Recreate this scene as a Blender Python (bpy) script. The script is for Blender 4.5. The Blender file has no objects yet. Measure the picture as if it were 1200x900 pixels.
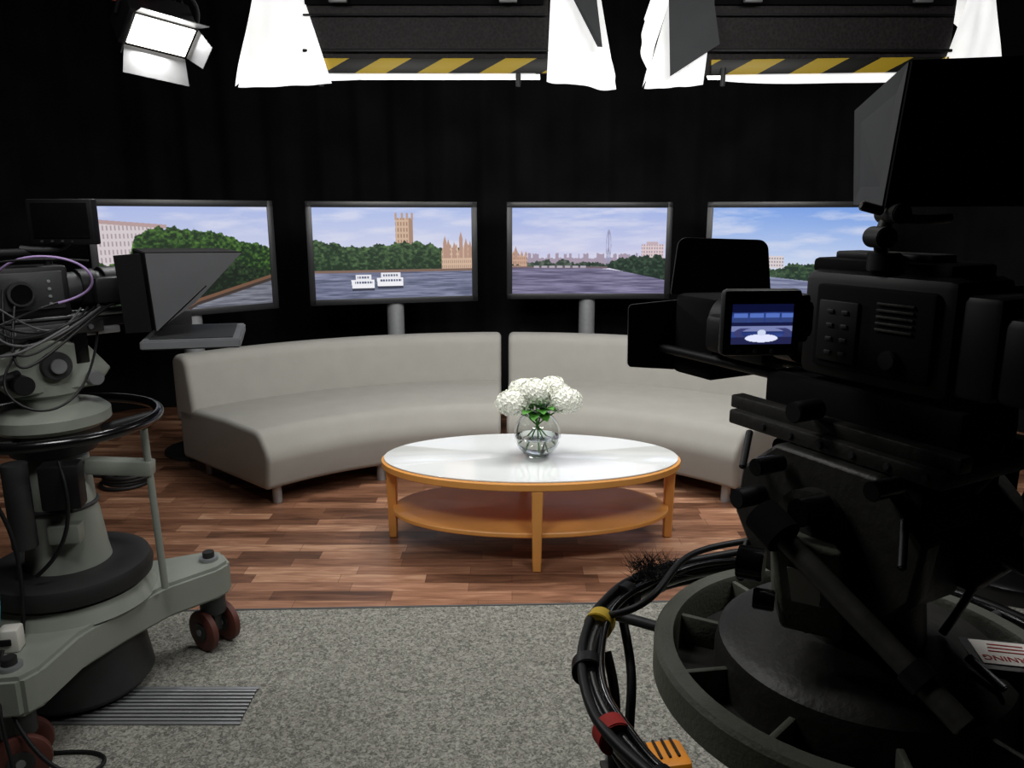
import bpy, bmesh, math, random
import numpy as np
from mathutils import Vector, Matrix, Euler
random.seed(4)
S = bpy.context.scene
S.view_settings.view_transform = 'Standard'
R = math.radians

# ------------------------------------------------------------------ materials
def lin(c):
    c = [x/255.0 for x in c]
    return [x/12.92 if x <= .04045 else ((x+.055)/1.055)**2.4 for x in c]

def new_mat(name):
    m = bpy.data.materials.new(name); m.use_nodes = True
    return m, m.node_tree.nodes, m.node_tree.links, m.node_tree.nodes['Principled BSDF']

def mat(name, rgb, rough=.5, metal=0, var=.12, vs=12, bump=0, bs=80, emit=0, spec=.5, coat=0):
    m, N, L, B = new_mat(name)
    c = lin(rgb)
    tc = N.new('ShaderNodeTexCoord')
    nz = N.new('ShaderNodeTexNoise'); nz.inputs['Scale'].default_value = vs; nz.inputs['Detail'].default_value = 4
    L.new(tc.outputs['Object'], nz.inputs['Vector'])
    cr = N.new('ShaderNodeValToRGB')
    cr.color_ramp.elements[0].position = .3; cr.color_ramp.elements[1].position = .7
    cr.color_ramp.elements[0].color = [x*(1-var) for x in c]+[1]
    cr.color_ramp.elements[1].color = [min(1, x*(1+var)) for x in c]+[1]
    L.new(nz.outputs['Fac'], cr.inputs['Fac']); L.new(cr.outputs['Color'], B.inputs['Base Color'])
    B.inputs['Roughness'].default_value = rough; B.inputs['Metallic'].default_value = metal
    B.inputs['Specular IOR Level'].default_value = spec
    B.inputs['Coat Weight'].default_value = coat
    if bump:
        n2 = N.new('ShaderNodeTexNoise'); n2.inputs['Scale'].default_value = bs; n2.inputs['Detail'].default_value = 3
        L.new(tc.outputs['Object'], n2.inputs['Vector'])
        b = N.new('ShaderNodeBump'); b.inputs['Strength'].default_value = bump; b.inputs['Distance'].default_value = .004
        L.new(n2.outputs['Fac'], b.inputs['Height']); L.new(b.outputs['Normal'], B.inputs['Normal'])
    if emit:
        L.new(cr.outputs['Color'], B.inputs['Emission Color']); B.inputs['Emission Strength'].default_value = emit
    return m

M = {}
M['curtain'] = mat('black_drape', (19, 19, 21), .95, var=.3, vs=3, bump=.2, bs=300, spec=.05)
M['blackwall'] = mat('black_wall', (12, 12, 13), .95, spec=.1)
M['sofa'] = mat('grey_felt', (151, 149, 143), .95, var=.03, vs=9, bump=.2, bs=260, spec=.1)
M['steel'] = mat('brushed_steel', (160, 162, 164), .38, .45, var=.06, vs=40)
M['alu'] = mat('aluminium', (150, 152, 155), .4, .6, var=.06)
M['traym'] = mat('tray_silver', (120, 122, 125), .45, .3, var=.04)
M['white'] = mat('white_glass_top', (226, 229, 229), .1, var=.01, coat=.3)
M['beech'] = mat('beech_wood', (228, 160, 82), .42, var=.10, vs=5, bump=.05)
M['black'] = mat('black_plastic', (15, 15, 17), .5, var=.2, spec=.35)
M['blackm'] = mat('black_matte', (10, 10, 11), .85, var=.2, spec=.15)
M['blackg'] = mat('black_gloss', (11, 11, 12), .2, var=.2)
M['dgrey'] = mat('dark_grey_metal', (52, 53, 54), .5, .3, var=.12, bump=.1)
M['hood'] = mat('prompter_hood', (78, 79, 82), .7, var=.05)
M['flagg'] = mat('grey_flag', (66, 68, 70), .7, var=.08)
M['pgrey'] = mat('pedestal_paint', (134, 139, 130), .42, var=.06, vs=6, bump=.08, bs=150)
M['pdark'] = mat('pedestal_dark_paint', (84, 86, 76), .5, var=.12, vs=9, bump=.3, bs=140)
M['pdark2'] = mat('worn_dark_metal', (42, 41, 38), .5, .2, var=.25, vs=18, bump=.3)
M['barm'] = mat('pan_bar_metal', (66, 65, 60), .5, .2, var=.25, vs=18, bump=.2)
M['rubber'] = mat('rubber', (24, 24, 25), .6, var=.2)
M['wheel'] = mat('caster_tread', (84, 42, 33), .6, var=.2)
M['bezel'] = mat('tv_bezel', (28, 29, 32), .4, var=.06)
M['green'] = mat('leaf_green', (74, 138, 50), .5, var=.3, vs=30)
M['petal'] = mat('white_petal', (246, 247, 238), .7, var=.03, vs=60)
M['cloth'] = mat('diffusion_cloth', (246, 246, 244), .9, var=.12, vs=5, emit=.72)
M['emit'] = mat('lamp_face', (255, 252, 245), .9, var=.01, emit=3)
M['red'] = mat('red_clamp', (190, 30, 30), .4)
M['yellow'] = mat('yellow_tape', (205, 172, 50), .5)
M['orange'] = mat('orange_plastic', (225, 140, 25), .45)
M['paper'] = mat('label_paper', (245, 240, 232), .8, var=.03)
M['redink'] = mat('red_ink', (170, 40, 35), .8)
M['purple'] = mat('violet_cable', (165, 140, 190), .5)
M['cyan'] = mat('cyan_cable', (50, 150, 165), .5)
M['greyc'] = mat('grey_cable', (80, 80, 82), .5)
M['fur'] = mat('black_fur', (15, 13, 12), .9)
M['whitep'] = mat('white_plastic', (215, 213, 205), .4, var=.03)
M['door'] = mat('silver_barn_door', (120, 120, 120), .35, .6)

# glass
m, N, L, B = new_mat('clear_glass')
B.inputs['Base Color'].default_value = (.97, .99, .98, 1); B.inputs['Roughness'].default_value = .02
B.inputs['Transmission Weight'].default_value = 1; B.inputs['IOR'].default_value = 1.45
M['glass'] = m
m, N, L, B = new_mat('water')
B.inputs['Base Color'].default_value = (.93, .97, .95, 1); B.inputs['Roughness'].default_value = .01
B.inputs['Transmission Weight'].default_value = 1; B.inputs['IOR'].default_value = 1.33
M['water'] = m

# hazard tape
m, N, L, B = new_mat('hazard_tape')
tc = N.new('ShaderNodeTexCoord'); sp = N.new('ShaderNodeSeparateXYZ'); L.new(tc.outputs['Object'], sp.inputs[0])
a = N.new('ShaderNodeMath'); a.operation = 'MULTIPLY_ADD'; a.inputs[1].default_value = -1.9
L.new(sp.outputs['Z'], a.inputs[0]); L.new(sp.outputs['X'], a.inputs[2])
b = N.new('ShaderNodeMath'); b.operation = 'MULTIPLY'; b.inputs[1].default_value = 4.0; L.new(a.outputs[0], b.inputs[0])
f = N.new('ShaderNodeMath'); f.operation = 'FRACT'; L.new(b.outputs[0], f.inputs[0])
g = N.new('ShaderNodeMath'); g.operation = 'GREATER_THAN'; g.inputs[1].default_value = .5; L.new(f.outputs[0], g.inputs[0])
mx = N.new('ShaderNodeMix'); mx.data_type = 'RGBA'
mx.inputs[6].default_value = lin((22, 22, 20))+[1]; mx.inputs[7].default_value = lin((200, 168, 45))+[1]
L.new(g.outputs[0], mx.inputs[0]); L.new(mx.outputs[2], B.inputs['Base Color'])
B.inputs['Roughness'].default_value = .5
M['hazard'] = m

# hammered black panel
m, N, L, B = new_mat('hammered_black')
tc = N.new('ShaderNodeTexCoord'); vo = N.new('ShaderNodeTexVoronoi'); vo.inputs['Scale'].default_value = 90
L.new(tc.outputs['Object'], vo.inputs['Vector'])
cr = N.new('ShaderNodeValToRGB'); cr.color_ramp.elements[0].color = lin((17, 15, 15))+[1]; cr.color_ramp.elements[1].color = lin((44, 39, 39))+[1]
L.new(vo.outputs['Distance'], cr.inputs['Fac']); L.new(cr.outputs['Color'], B.inputs['Base Color'])
bp = N.new('ShaderNodeBump'); bp.inputs['Strength'].default_value = .25; bp.inputs['Distance'].default_value = .003
L.new(vo.outputs['Distance'], bp.inputs['Height']); L.new(bp.outputs['Normal'], B.inputs['Normal'])
B.inputs['Roughness'].default_value = .6; B.inputs['Specular IOR Level'].default_value = .25
M['hammer'] = m

# wood floor
m, N, L, B = new_mat('laminate_parquet')
tc = N.new('ShaderNodeTexCoord')
br = N.new('ShaderNodeTexBrick'); L.new(tc.outputs['Object'], br.inputs['Vector'])
br.offset = .37; br.offset_frequency = 2; br.squash = .75; br.squash_frequency = 3
br.inputs['Scale'].default_value = 1; br.inputs['Brick Width'].default_value = .50; br.inputs['Row Height'].default_value = .078
br.inputs['Mortar Size'].default_value = .0010; br.inputs['Mortar Smooth'].default_value = .3
br.inputs['Color1'].default_value = (0, 0, 0, 1); br.inputs['Color2'].default_value = (1, 1, 1, 1); br.inputs['Mortar'].default_value = (0, 0, 0, 1)
cr = N.new('ShaderNodeValToRGB'); e = cr.color_ramp.elements
e[0].position = 0; e[0].color = lin((82, 54, 40))+[1]
e[1].position = 1; e[1].color = lin((196, 154, 124))+[1]
for p, c in ((.3, (116, 79, 59)), (.55, (143, 101, 77)), (.8, (168, 123, 96))):
    q = e.new(p); q.color = lin(c)+[1]
mp = N.new('ShaderNodeMapping'); mp.inputs['Scale'].default_value = (1.8, 15, 1); L.new(tc.outputs['Object'], mp.inputs['Vector'])
nz = N.new('ShaderNodeTexNoise'); nz.inputs['Scale'].default_value = 2.2; nz.inputs['Detail'].default_value = 7; nz.inputs['Distortion'].default_value = 1.0
L.new(mp.outputs[0], nz.inputs['Vector'])
ad = N.new('ShaderNodeMath'); ad.operation = 'MULTIPLY_ADD'; ad.inputs[1].default_value = 1.3; ad.inputs[2].default_value = -.50
L.new(nz.outputs['Fac'], ad.inputs[0])
sc_ = N.new('ShaderNodeMath'); sc_.operation = 'MULTIPLY'; sc_.inputs[1].default_value = .72; L.new(br.outputs['Color'], sc_.inputs[0])
ad2 = N.new('ShaderNodeMath'); ad2.operation = 'ADD'; ad2.use_clamp = True
L.new(ad.outputs[0], ad2.inputs[0]); L.new(sc_.outputs[0], ad2.inputs[1]); L.new(ad2.outputs[0], cr.inputs['Fac'])
mm = N.new('ShaderNodeMix'); mm.data_type = 'RGBA'; mm.inputs[7].default_value = lin((62, 40, 30))+[1]
L.new(br.outputs['Fac'], mm.inputs[0]); L.new(cr.outputs['Color'], mm.inputs[6]); L.new(mm.outputs[2], B.inputs['Base Color'])
B.inputs['Roughness'].default_value = .38
bp = N.new('ShaderNodeBump'); bp.inputs['Strength'].default_value = .1; bp.inputs['Distance'].default_value = .002
L.new(nz.outputs['Fac'], bp.inputs['Height']); L.new(bp.outputs['Normal'], B.inputs['Normal'])
M['wood'] = m

# carpet
m, N, L, B = new_mat('speckled_carpet')
tc = N.new('ShaderNodeTexCoord')
nz = N.new('ShaderNodeTexNoise'); nz.inputs['Scale'].default_value = 85; nz.inputs['Detail'].default_value = 3; nz.inputs['Distortion'].default_value = 1.2
L.new(tc.outputs['Object'], nz.inputs['Vector'])
cr = N.new('ShaderNodeValToRGB'); e = cr.color_ramp.elements
e[0].position = .36; e[0].color = lin((96, 96, 90))+[1]; e[1].position = .64; e[1].color = lin((164, 163, 154))+[1]
q = e.new(.5); q.color = lin((134, 133, 125))+[1]
L.new(nz.outputs['Fac'], cr.inputs['Fac']); L.new(cr.outputs['Color'], B.inputs['Base Color'])
B.inputs['Roughness'].default_value = .95; B.inputs['Specular IOR Level'].default_value = .1
bp = N.new('ShaderNodeBump'); bp.inputs['Strength'].default_value = .35; bp.inputs['Distance'].default_value = .003
L.new(nz.outputs['Fac'], bp.inputs['Height']); L.new(bp.outputs['Normal'], B.inputs['Normal'])
M['carpet'] = m

# display
m, N, L, B = new_mat('display_picture')
at = N.new('ShaderNodeAttribute'); at.attribute_name = 'Col'
B.inputs['Base Color'].default_value = (.01, .01, .01, 1); B.inputs['Roughness'].default_value = .25
L.new(at.outputs['Color'], B.inputs['Emission Color']); B.inputs['Emission Strength'].default_value = 1.0
M['display'] = m

# ------------------------------------------------------------------ geometry helpers
def root(name, loc=(0, 0, 0)):
    e = bpy.data.objects.new(name, None); e.empty_display_size = .1; e.location = loc
    S.collection.objects.link(e); return e

def link(name, me, mt, par, smooth=True, ang=35):
    if mt: me.materials.append(M[mt] if isinstance(mt, str) else mt)
    if smooth and len(me.polygons):
        me.polygons.foreach_set('use_smooth', [True]*len(me.polygons))
        me.set_sharp_from_angle(angle=R(ang))
    me.update()
    o = bpy.data.objects.new(name, me); S.collection.objects.link(o)
    if par:
        o.parent = par; o.matrix_parent_inverse = Matrix.Translation(-Vector(par.location))
    return o

def mesh(name, V, F, mt, par=None, smooth=True, ang=35):
    me = bpy.data.meshes.new(name); me.from_pydata([tuple(v) for v in V], [], F)
    bm = bmesh.new(); bm.from_mesh(me); bmesh.ops.recalc_face_normals(bm, faces=bm.faces); bm.to_mesh(me); bm.free()
    return link(name, me, mt, par, smooth, ang)

def box(name, c, s, mt, par=None, rot=(0, 0, 0), bev=.004, seg=2):
    bm = bmesh.new(); bmesh.ops.create_cube(bm, size=1)
    bmesh.ops.scale(bm, vec=s, verts=bm.verts)
    b = min(bev, min(s)*.45)
    if b > 0: bmesh.ops.bevel(bm, geom=bm.edges[:], offset=b, segments=seg, affect='EDGES', profile=.5)
    M4 = Matrix.Translation(c) @ Euler([R(a) for a in rot]).to_matrix().to_4x4()
    bmesh.ops.transform(bm, matrix=M4, verts=bm.verts)
    me = bpy.data.meshes.new(name); bm.to_mesh(me); bm.free()
    return link(name, me, mt, par)

def cyl(name, p1, p2, r1, mt, par=None, r2=None, seg=32, bev=.0015):
    p1, p2 = Vector(p1), Vector(p2); d = p2-p1; r2 = r1 if r2 is None else r2
    bm = bmesh.new(); bmesh.ops.create_cone(bm, cap_ends=True, segments=seg, radius1=r1, radius2=r2, depth=d.length)
    if bev:
        ed = [e for e in bm.edges if len(e.link_faces) == 2 and any(len(f.verts) > 4 for f in e.link_faces)]
        bmesh.ops.bevel(bm, geom=ed, offset=min(bev, d.length*.3, min(r1, r2)*.3+1e-5), segments=2, affect='EDGES')
    q = Vector((0, 0, 1)).rotation_difference(d.normalized())
    bmesh.ops.transform(bm, matrix=Matrix.Translation((p1+p2)/2) @ q.to_matrix().to_4x4(), verts=bm.verts)
    me = bpy.data.meshes.new(name); bm.to_mesh(me); bm.free()
    return link(name, me, mt, par)

def lathe(name, prof, c, mt, par=None, seg=64, axis=None, sx=1, sy=1, closed=False):
    V = []; F = []; n = len(prof)
    for i in range(seg):
        a = 2*math.pi*i/seg
        for r, z in prof: V.append(Vector((r*math.cos(a)*sx, r*math.sin(a)*sy, z)))
    if axis is not None:
        q = Vector((0, 0, 1)).rotation_difference(Vector(axis).normalized()); V = [q @ v for v in V]
    V = [v+Vector(c) for v in V]
    m_ = n if closed else n-1
    for i in range(seg):
        j = (i+1) % seg
        for k in range(m_):
            l = (k+1) % n
            F.append((i*n+k, j*n+k, j*n+l, i*n+l))
    me = bpy.data.meshes.new(name); me.from_pydata([tuple(v) for v in V], [], F)
    bm = bmesh.new(); bm.from_mesh(me); bmesh.ops.remove_doubles(bm, verts=bm.verts, dist=1e-5)
    bmesh.ops.recalc_face_normals(bm, faces=bm.faces); bm.to_mesh(me); bm.free()
    return link(name, me, mt, par)

def torus(name, c, Rr, r, mt, par=None, axis=(0, 0, 1), seg=72):
    prof = [(Rr+r*math.cos(t), r*math.sin(t)) for t in [2*math.pi*k/14 for k in range(14)]]
    return lathe(name, prof, c, mt, par, seg, axis, closed=True)

def tube(name, pts, r, mt, par=None, smooth=True, cyc=False):
    cu = bpy.data.curves.new(name, 'CURVE'); cu.dimensions = '3D'; cu.bevel_depth = r; cu.bevel_resolution = 3; cu.use_fill_caps = True
    sp = cu.splines.new('NURBS' if smooth else 'POLY'); sp.points.add(len(pts)-1)
    for p, q in zip(sp.points, pts): p.co = (q[0], q[1], q[2], 1)
    if smooth: sp.order_u = min(4, len(pts)); sp.use_endpoint_u = not cyc; sp.use_cyclic_u = cyc; sp.resolution_u = 8
    cu.materials.append(M[mt])
    o = bpy.data.objects.new(name, cu); S.collection.objects.link(o)
    if par:
        o.parent = par; o.matrix_parent_inverse = Matrix.Translation(-Vector(par.location))
    return o

def prism(name, poly, z0, z1, mt, par=None, bev=.006):
    bm = bmesh.new()
    vs = [bm.verts.new((x, y, z0)) for x, y in poly]; f = bm.faces.new(vs)
    r = bmesh.ops.extrude_face_region(bm, geom=[f]); nv = [g for g in r['geom'] if isinstance(g, bmesh.types.BMVert)]
    bmesh.ops.translate(bm, verts=nv, vec=(0, 0, z1-z0)); bmesh.ops.recalc_face_normals(bm, faces=bm.faces)
    if bev: bmesh.ops.bevel(bm, geom=[e for e in bm.edges], offset=bev, segments=2, affect='EDGES')
    me = bpy.data.meshes.new(name); bm.to_mesh(me); bm.free()
    return link(name, me, mt, par)

def panel(name, q, t, mt, par=None):
    """thin slab through four 3D corners"""
    q = [Vector(p) for p in q]; n = (q[1]-q[0]).cross(q[3]-q[0]).normalized()*t/2
    V = [p-n for p in q]+[p+n for p in q]
    F = [(0, 1, 2, 3), (7, 6, 5, 4), (0, 4, 5, 1), (1, 5, 6, 2), (2, 6, 7, 3), (3, 7, 4, 0)]
    return mesh(name, V, F, mt, par, smooth=False)

# ------------------------------------------------------------------ room
XW, Y0, Y1, ZC = 4.3, -1.6, 6.7, 3.6
box('floor', (0, (Y0+Y1)/2, -.05), (2*XW, Y1-Y0, .1), 'wood', bev=0)
box('ceiling', (0, (Y0+Y1)/2, ZC+.05), (2*XW, Y1-Y0, .1), 'blackwall', bev=0)
box('wall_back', (0, Y1+.05, ZC/2), (2*XW+.2, .1, ZC), 'blackwall', bev=0)
box('wall_front', (0, Y0-.05, ZC/2), (2*XW+.2, .1, ZC), 'blackwall', bev=0)
box('wall_left', (-XW-.05, (Y0+Y1)/2, ZC/2), (.1, Y1-Y0, ZC), 'blackwall', bev=0)
box('wall_right', (XW+.05, (Y0+Y1)/2, ZC/2), (.1, Y1-Y0, ZC), 'blackwall', bev=0)
# carpet
cp = root('carpet')
prism('carpet_pile', [(-4.25, -1.55), (4.25, -1.55), (4.25, 3.05), (.3, 2.845), (-1.2, 2.79), (-4.25, 2.70)], 0, .006, 'carpet', cp, bev=0)
tube('edge_strip', [(-4.2, 2.705, .006), (-1.2, 2.793, .006), (.3, 2.848, .006), (4.2, 3.05, .006)], .005, 'greyc', cp, smooth=False)
# floor vent
fv = root('floor_vent_grille')
box('frame_near', (-1.25, 2.095, .009), (.82, .012, .006), 'alu', fv, bev=.001)
box('frame_far', (-1.25, 2.275, .009), (.82, .012, .006), 'alu', fv, bev=.001)
box('well', (-1.25, 2.185, .007), (.81, .17, .002), 'blackm', fv, bev=0)
for i in range(9):
    box('slat_%d' % i, (-1.25, 2.112+i*.0185, .0095), (.81, .010, .006), 'steel', fv, bev=.001)

# curtain
def curtain(name, path, z0, z1, fold=.028, wl=.34, amp_seed=1):
    rnd = np.random.RandomState(amp_seed)
    P = [Vector(p) for p in path]
    pts = []
    for a, b in zip(P[:-1], P[1:]):
        n = max(2, int((b-a).length/.02))
        for k in range(n): pts.append(a.lerp(b, k/n))
    pts.append(P[-1])
    for _ in range(60):
        pts = [pts[0]]+[(pts[i-1]+pts[i]*2+pts[i+1])/4 for i in range(1, len(pts)-1)]+[pts[-1]]
    V = []; F = []; nz = 12; ph = 0
    ws = rnd.rand(len(pts))
    k = np.ones(15)/15; wn = np.convolve(ws, k, 'same')
    for i, p in enumerate(pts):
        t = (pts[min(i+1, len(pts)-1)]-pts[max(i-1, 0)]).normalized(); n = Vector((t.y, -t.x, 0))
        ph += .02/wl*2*math.pi*(.5+1.1*wn[i])
        for j in range(nz+1):
            f = j/nz
            d = fold*(.55+.45*math.sin(i*.013+3*f))*math.sin(ph+.5*math.sin(f*2+i*.01))+.005*math.sin(2.3*ph+f)
            V.append((p.x+n.x*d, p.y+n.y*d, z0+(z1-z0)*f))
    m_ = nz+1
    for i in range(len(pts)-1):
        for j in range(nz): F.append((i*m_+j, (i+1)*m_+j, (i+1)*m_+j+1, i*m_+j+1))
    return mesh(name, V, F, 'curtain', None, ang=180)
curtain('stage_curtain', [(-3.95, -1.2, 0), (-3.95, 4.6, 0), (-3.1, 6.05, 0), (-1.2, 6.4, 0), (1.6, 6.4, 0), (3.3, 6.1, 0), (3.95, 4.8, 0), (3.95, -1.2, 0)], .01, 3.55)

# ------------------------------------------------------------------ sofas
def sweep_arc(name, prof, cx, cy, a0, a1, sgn, mt, par, endr=.05, n=48):
    P = [Vector((r, z)) for r, z in prof]
    cen = sum(P, Vector((0, 0)))/len(P)
    m_ = len(P)
    nr = []
    for i in range(m_):
        t = (P[(i+1) % m_]-P[i-1]).normalized(); nn = Vector((-t.y, t.x))
        if nn.dot(cen-P[i]) < 0: nn = -nn
        nr.append(nn)
    rm = cen.x
    secs = []
    for k in range(7):
        th = math.pi/2*k/6
        secs.append((a0+endr*(1-math.cos(th))/rm, endr*(1-math.sin(th))))
    body = [(a0+endr/rm+(a1-a0-2*endr/rm)*k/n, 0) for k in range(1, n)]
    end = [(a0+a1-a, i) for a, i in reversed(secs)]
    secs = secs+body+end
    V = []; F = []
    for a, ins in secs:
        for p, nn in zip(P, nr):
            q = p+nn*ins
            V.append((cx+sgn*q.x*math.sin(a), cy+q.x*math.cos(a), q.y))
    for i in range(len(secs)-1):
        for k in range(m_):
            l = (k+1) % m_
            F.append((i*m_+k, (i+1)*m_+k, (i+1)*m_+l, i*m_+l))
    F.append(tuple(range(m_))); F.append(tuple((len(secs)-1)*m_+k for k in range(m_)))
    return mesh(name, V, F, mt, par, ang=50)

def rounded(points, radii, seg=7):
    out = []; n = len(points)
    for i in range(n):
        p = Vector(points[i]); a = Vector(points[i-1]); b = Vector(points[(i+1) % n]); r = radii[i]
        if r <= 0: out.append(tuple(p)); continue
        d1 = (a-p).normalized(); d2 = (b-p).normalized(); ang = d1.angle(d2); t = r/math.tan(ang/2)
        c = p+(d1+d2).normalized()*(r/math.sin(ang/2))
        s = p+d1*t; e_ = p+d2*t
        v0 = s-c; v1 = e_-c; tot = v0.angle(v1)
        for k in range(seg+1):
            f = k/seg
            v = (v0*math.sin((1-f)*tot)+v1*math.sin(f*tot))/math.sin(tot)
            out.append(tuple(c+v))
    return out
SCX, SCY = -.05, 2.8
def sofa(sgn, a0, a1):
    r = root('curved_sofa', (SCX+sgn*2.1*math.sin((a0+a1)/2), SCY+2.1*math.cos((a0+a1)/2), 0))
    seat = rounded([(1.645, .105), (1.615, .30), (1.70, .425), (2.05, .437), (2.56, .43), (2.56, .105)], [.035, .12, .10, .25, .035, .035])
    back = rounded([(2.375, .405), (2.43, .740), (2.60, .740), (2.60, .33), (2.375, .33)], [.04, .075, .06, .035, .035])
    sweep_arc('seat', seat, SCX, SCY, a0, a1, sgn, 'sofa', r, .03)
    sweep_arc('backrest', back, SCX, SCY, a0, a1, sgn, 'sofa', r, .033)
    for i, (rr, aa) in enumerate(((1.72, a1-.06), (2.45, a1-.045), (1.72, (a0+a1)/2), (2.45, (a0+a1)/2), (1.72, a0+.06), (2.45, a0+.045))):
        x, y = SCX+sgn*rr*math.sin(aa), SCY+rr*math.cos(aa)
        cyl('leg_%d' % (i+1), (x, y, 0), (x, y, .112), .026, 'steel', r)
sofa(-1, R(.6), R(49.6)); sofa(1, R(.6), R(49))

# ------------------------------------------------------------------ coffee table
tx, ty = .09, 3.51
tb = root('oval_coffee_table', (tx, ty, 0))
def ell(name, a, b, z0, z1, mt, bev=.008):
    prof = [(0, z0), (1-bev/.7, z0), (1, z0+bev*.6), (1, z1-bev*.6), (1-bev/.7, z1), (0, z1)]
    return lathe(name, prof, (tx, ty, 0), mt, tb, 96, sx=a, sy=b)
ell('rim', .712, .385, .380, .416, 'beech')
ell('glass_top', .700, .374, .4165, .4235, 'white', .002)
ell('lower_shelf', .665, .345, .148, .172, 'beech')
for i, (lx, ly) in enumerate(((-.672, .02), (.672, .02), (.02, -.355), (-.02, .355))):
    V = []; F = []
    for k in range(9):
        f = k/8; z = f*.38; w = .019+.006*f
        for sx_, sy_ in ((-1, -1), (1, -1), (1, 1), (-1, 1)): V.append((tx+lx+sx_*w, ty+ly+sy_*w, z))
    for k in range(8):
        for j in range(4): F.append((k*4+j, k*4+(j+1) % 4, (k+1)*4+(j+1) % 4, (k+1)*4+j))
    F.append((0, 1, 2, 3)); F.append((32, 33, 34, 35))
    o = mesh('leg_%d' % (i+1), V, F, 'beech', tb)
    bv = o.modifiers.new('b', 'BEVEL'); bv.width = .005; bv.segments = 2

# ------------------------------------------------------------------ vase with hydrangeas
vx, vy, vz = .12, 3.50, .4245
va = root('flower_vase', (vx, vy, vz))
Rv = .112
outer = [(0, 0), (.045, 0)]+[(Rv*math.sin(t), Rv-.002-Rv*math.cos(t)) for t in [R(a) for a in range(28, 150, 6)]]+[(.058, .212), (.062, .222)]
inner = [(.058, .222), (.054, .210)]+[((Rv-.004)*math.sin(t), Rv-.002-(Rv-.004)*math.cos(t)) for t in [R(a) for a in range(146, 26, -6)]]+[(.04, .010), (0, .010)]
lathe('glass_bowl', outer+inner, (vx, vy, vz), 'glass', va)
wp = [(0, .0125)]+[((Rv-.006)*math.sin(t), Rv-.002-(Rv-.006)*math.cos(t)) for t in [R(a) for a in range(26, 88, 6)]]+[(0, .098)]
wp[-2] = (wp[-2][0], .098)
lathe('vase_water', wp, (vx, vy, vz), 'water', va)
heads = [(-.115, -.02, .262, .076), (-.01, -.01, .315, .074), (.125, -.01, .272, .078), (-.06, .06, .305, .070), (.07, .04, .315, .072)]
V = []; F = []
for hx, hy, hz, hr in heads:
    n = 130
    for i in range(n):
        z = 1-2*(i+.5)/n
        if z < -.8: continue
        ph = i*2.39996; q = math.sqrt(1-z*z)
        d = Vector((q*math.cos(ph), q*math.sin(ph), z)); rr = hr*random.uniform(.86, 1.06)
        c = Vector((vx+hx, vy+hy, vz+hz))+Vector((d.x*rr*1.05, d.y*rr, d.z*rr*.8))
        t1 = d.orthogonal().normalized(); t1.rotate(Matrix.Rotation(random.random()*6.28, 3, d)); t2 = d.cross(t1)
        ps = .0125*random.uniform(.85, 1.2)
        for k in range(4):
            a = k*math.pi/2
            u = t1*math.cos(a)+t2*math.sin(a); w = t2*math.cos(a)-t1*math.sin(a)
            b0 = len(V)
            V += [c-d*.003, c+u*ps*.75+w*ps*.55+d*.003, c+u*ps*1.35-d*.001+d*random.uniform(-.003, .006), c+u*ps*.75-w*ps*.55+d*.003]
            F.append((b0, b0+1, b0+2, b0+3))
me = bpy.data.meshes.new('hydrangea_blooms'); me.from_pydata([tuple(v) for v in V], [], F); link('hydrangea_blooms', me, 'petal', va, smooth=False)
for i, (hx, hy, hz, hr) in enumerate(heads):
    lathe('bloom_core_%d' % i, [(hr*.84*math.sin(R(a)), -hr*.66*math.cos(R(a))) for a in range(0, 181, 15)], (vx+hx, vy+hy, vz+hz), 'petal', va, 24)
    tube('stem_%d' % i, [(vx+hx, vy+hy, vz+hz-.04), (vx+hx*.35, vy+hy*.4, vz+.21), (vx-hx*.2, vy-hy*.2, vz+.13), (vx-hx*.7, vy-hy*.6, vz+.04)], .0035, 'green', va)
def leaf(name, p, d, L_, W_, up=(0, 0, 1)):
    p = Vector(p); d = Vector(d).normalized(); s = d.cross(Vector(up)).normalized(); nn = s.cross(d)
    V = []; F = []
    for k in range(7):
        f = k/6; w = W_*math.sin(math.pi*min(1, f*.95+.03))**.8
        c = p+d*L_*f-Vector((0, 0, 1))*L_*.25*f*f
        V += [c-s*w+nn*w*.3, c, c+s*w+nn*w*.3]
    for k in range(6):
        F += [(3*k, 3*k+1, 3*k+4, 3*k+3), (3*k+1, 3*k+2, 3*k+5, 3*k+4)]
    mesh(name, V, F, 'green', va, ang=180)
for i, (a, zz, el, LL) in enumerate(((-150, .215, .3, .11), (-118, .225, .35, .12), (-88, .24, .75, .11), (-60, .23, .5, .12), (-30, .22, .35, .11), (-100, .22, .15, .11), (-72, .22, .05, .10), (-80, .235, .3, .115), (60, .22, .3, .1), (130, .22, .3, .1), (180, .22, .2, .1))):
    leaf('leaf_%d' % i, (vx+.03*math.cos(R(a)), vy+.03*math.sin(R(a)), vz+zz), (math.cos(R(a)), math.sin(R(a)), el), LL, .030)

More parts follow.
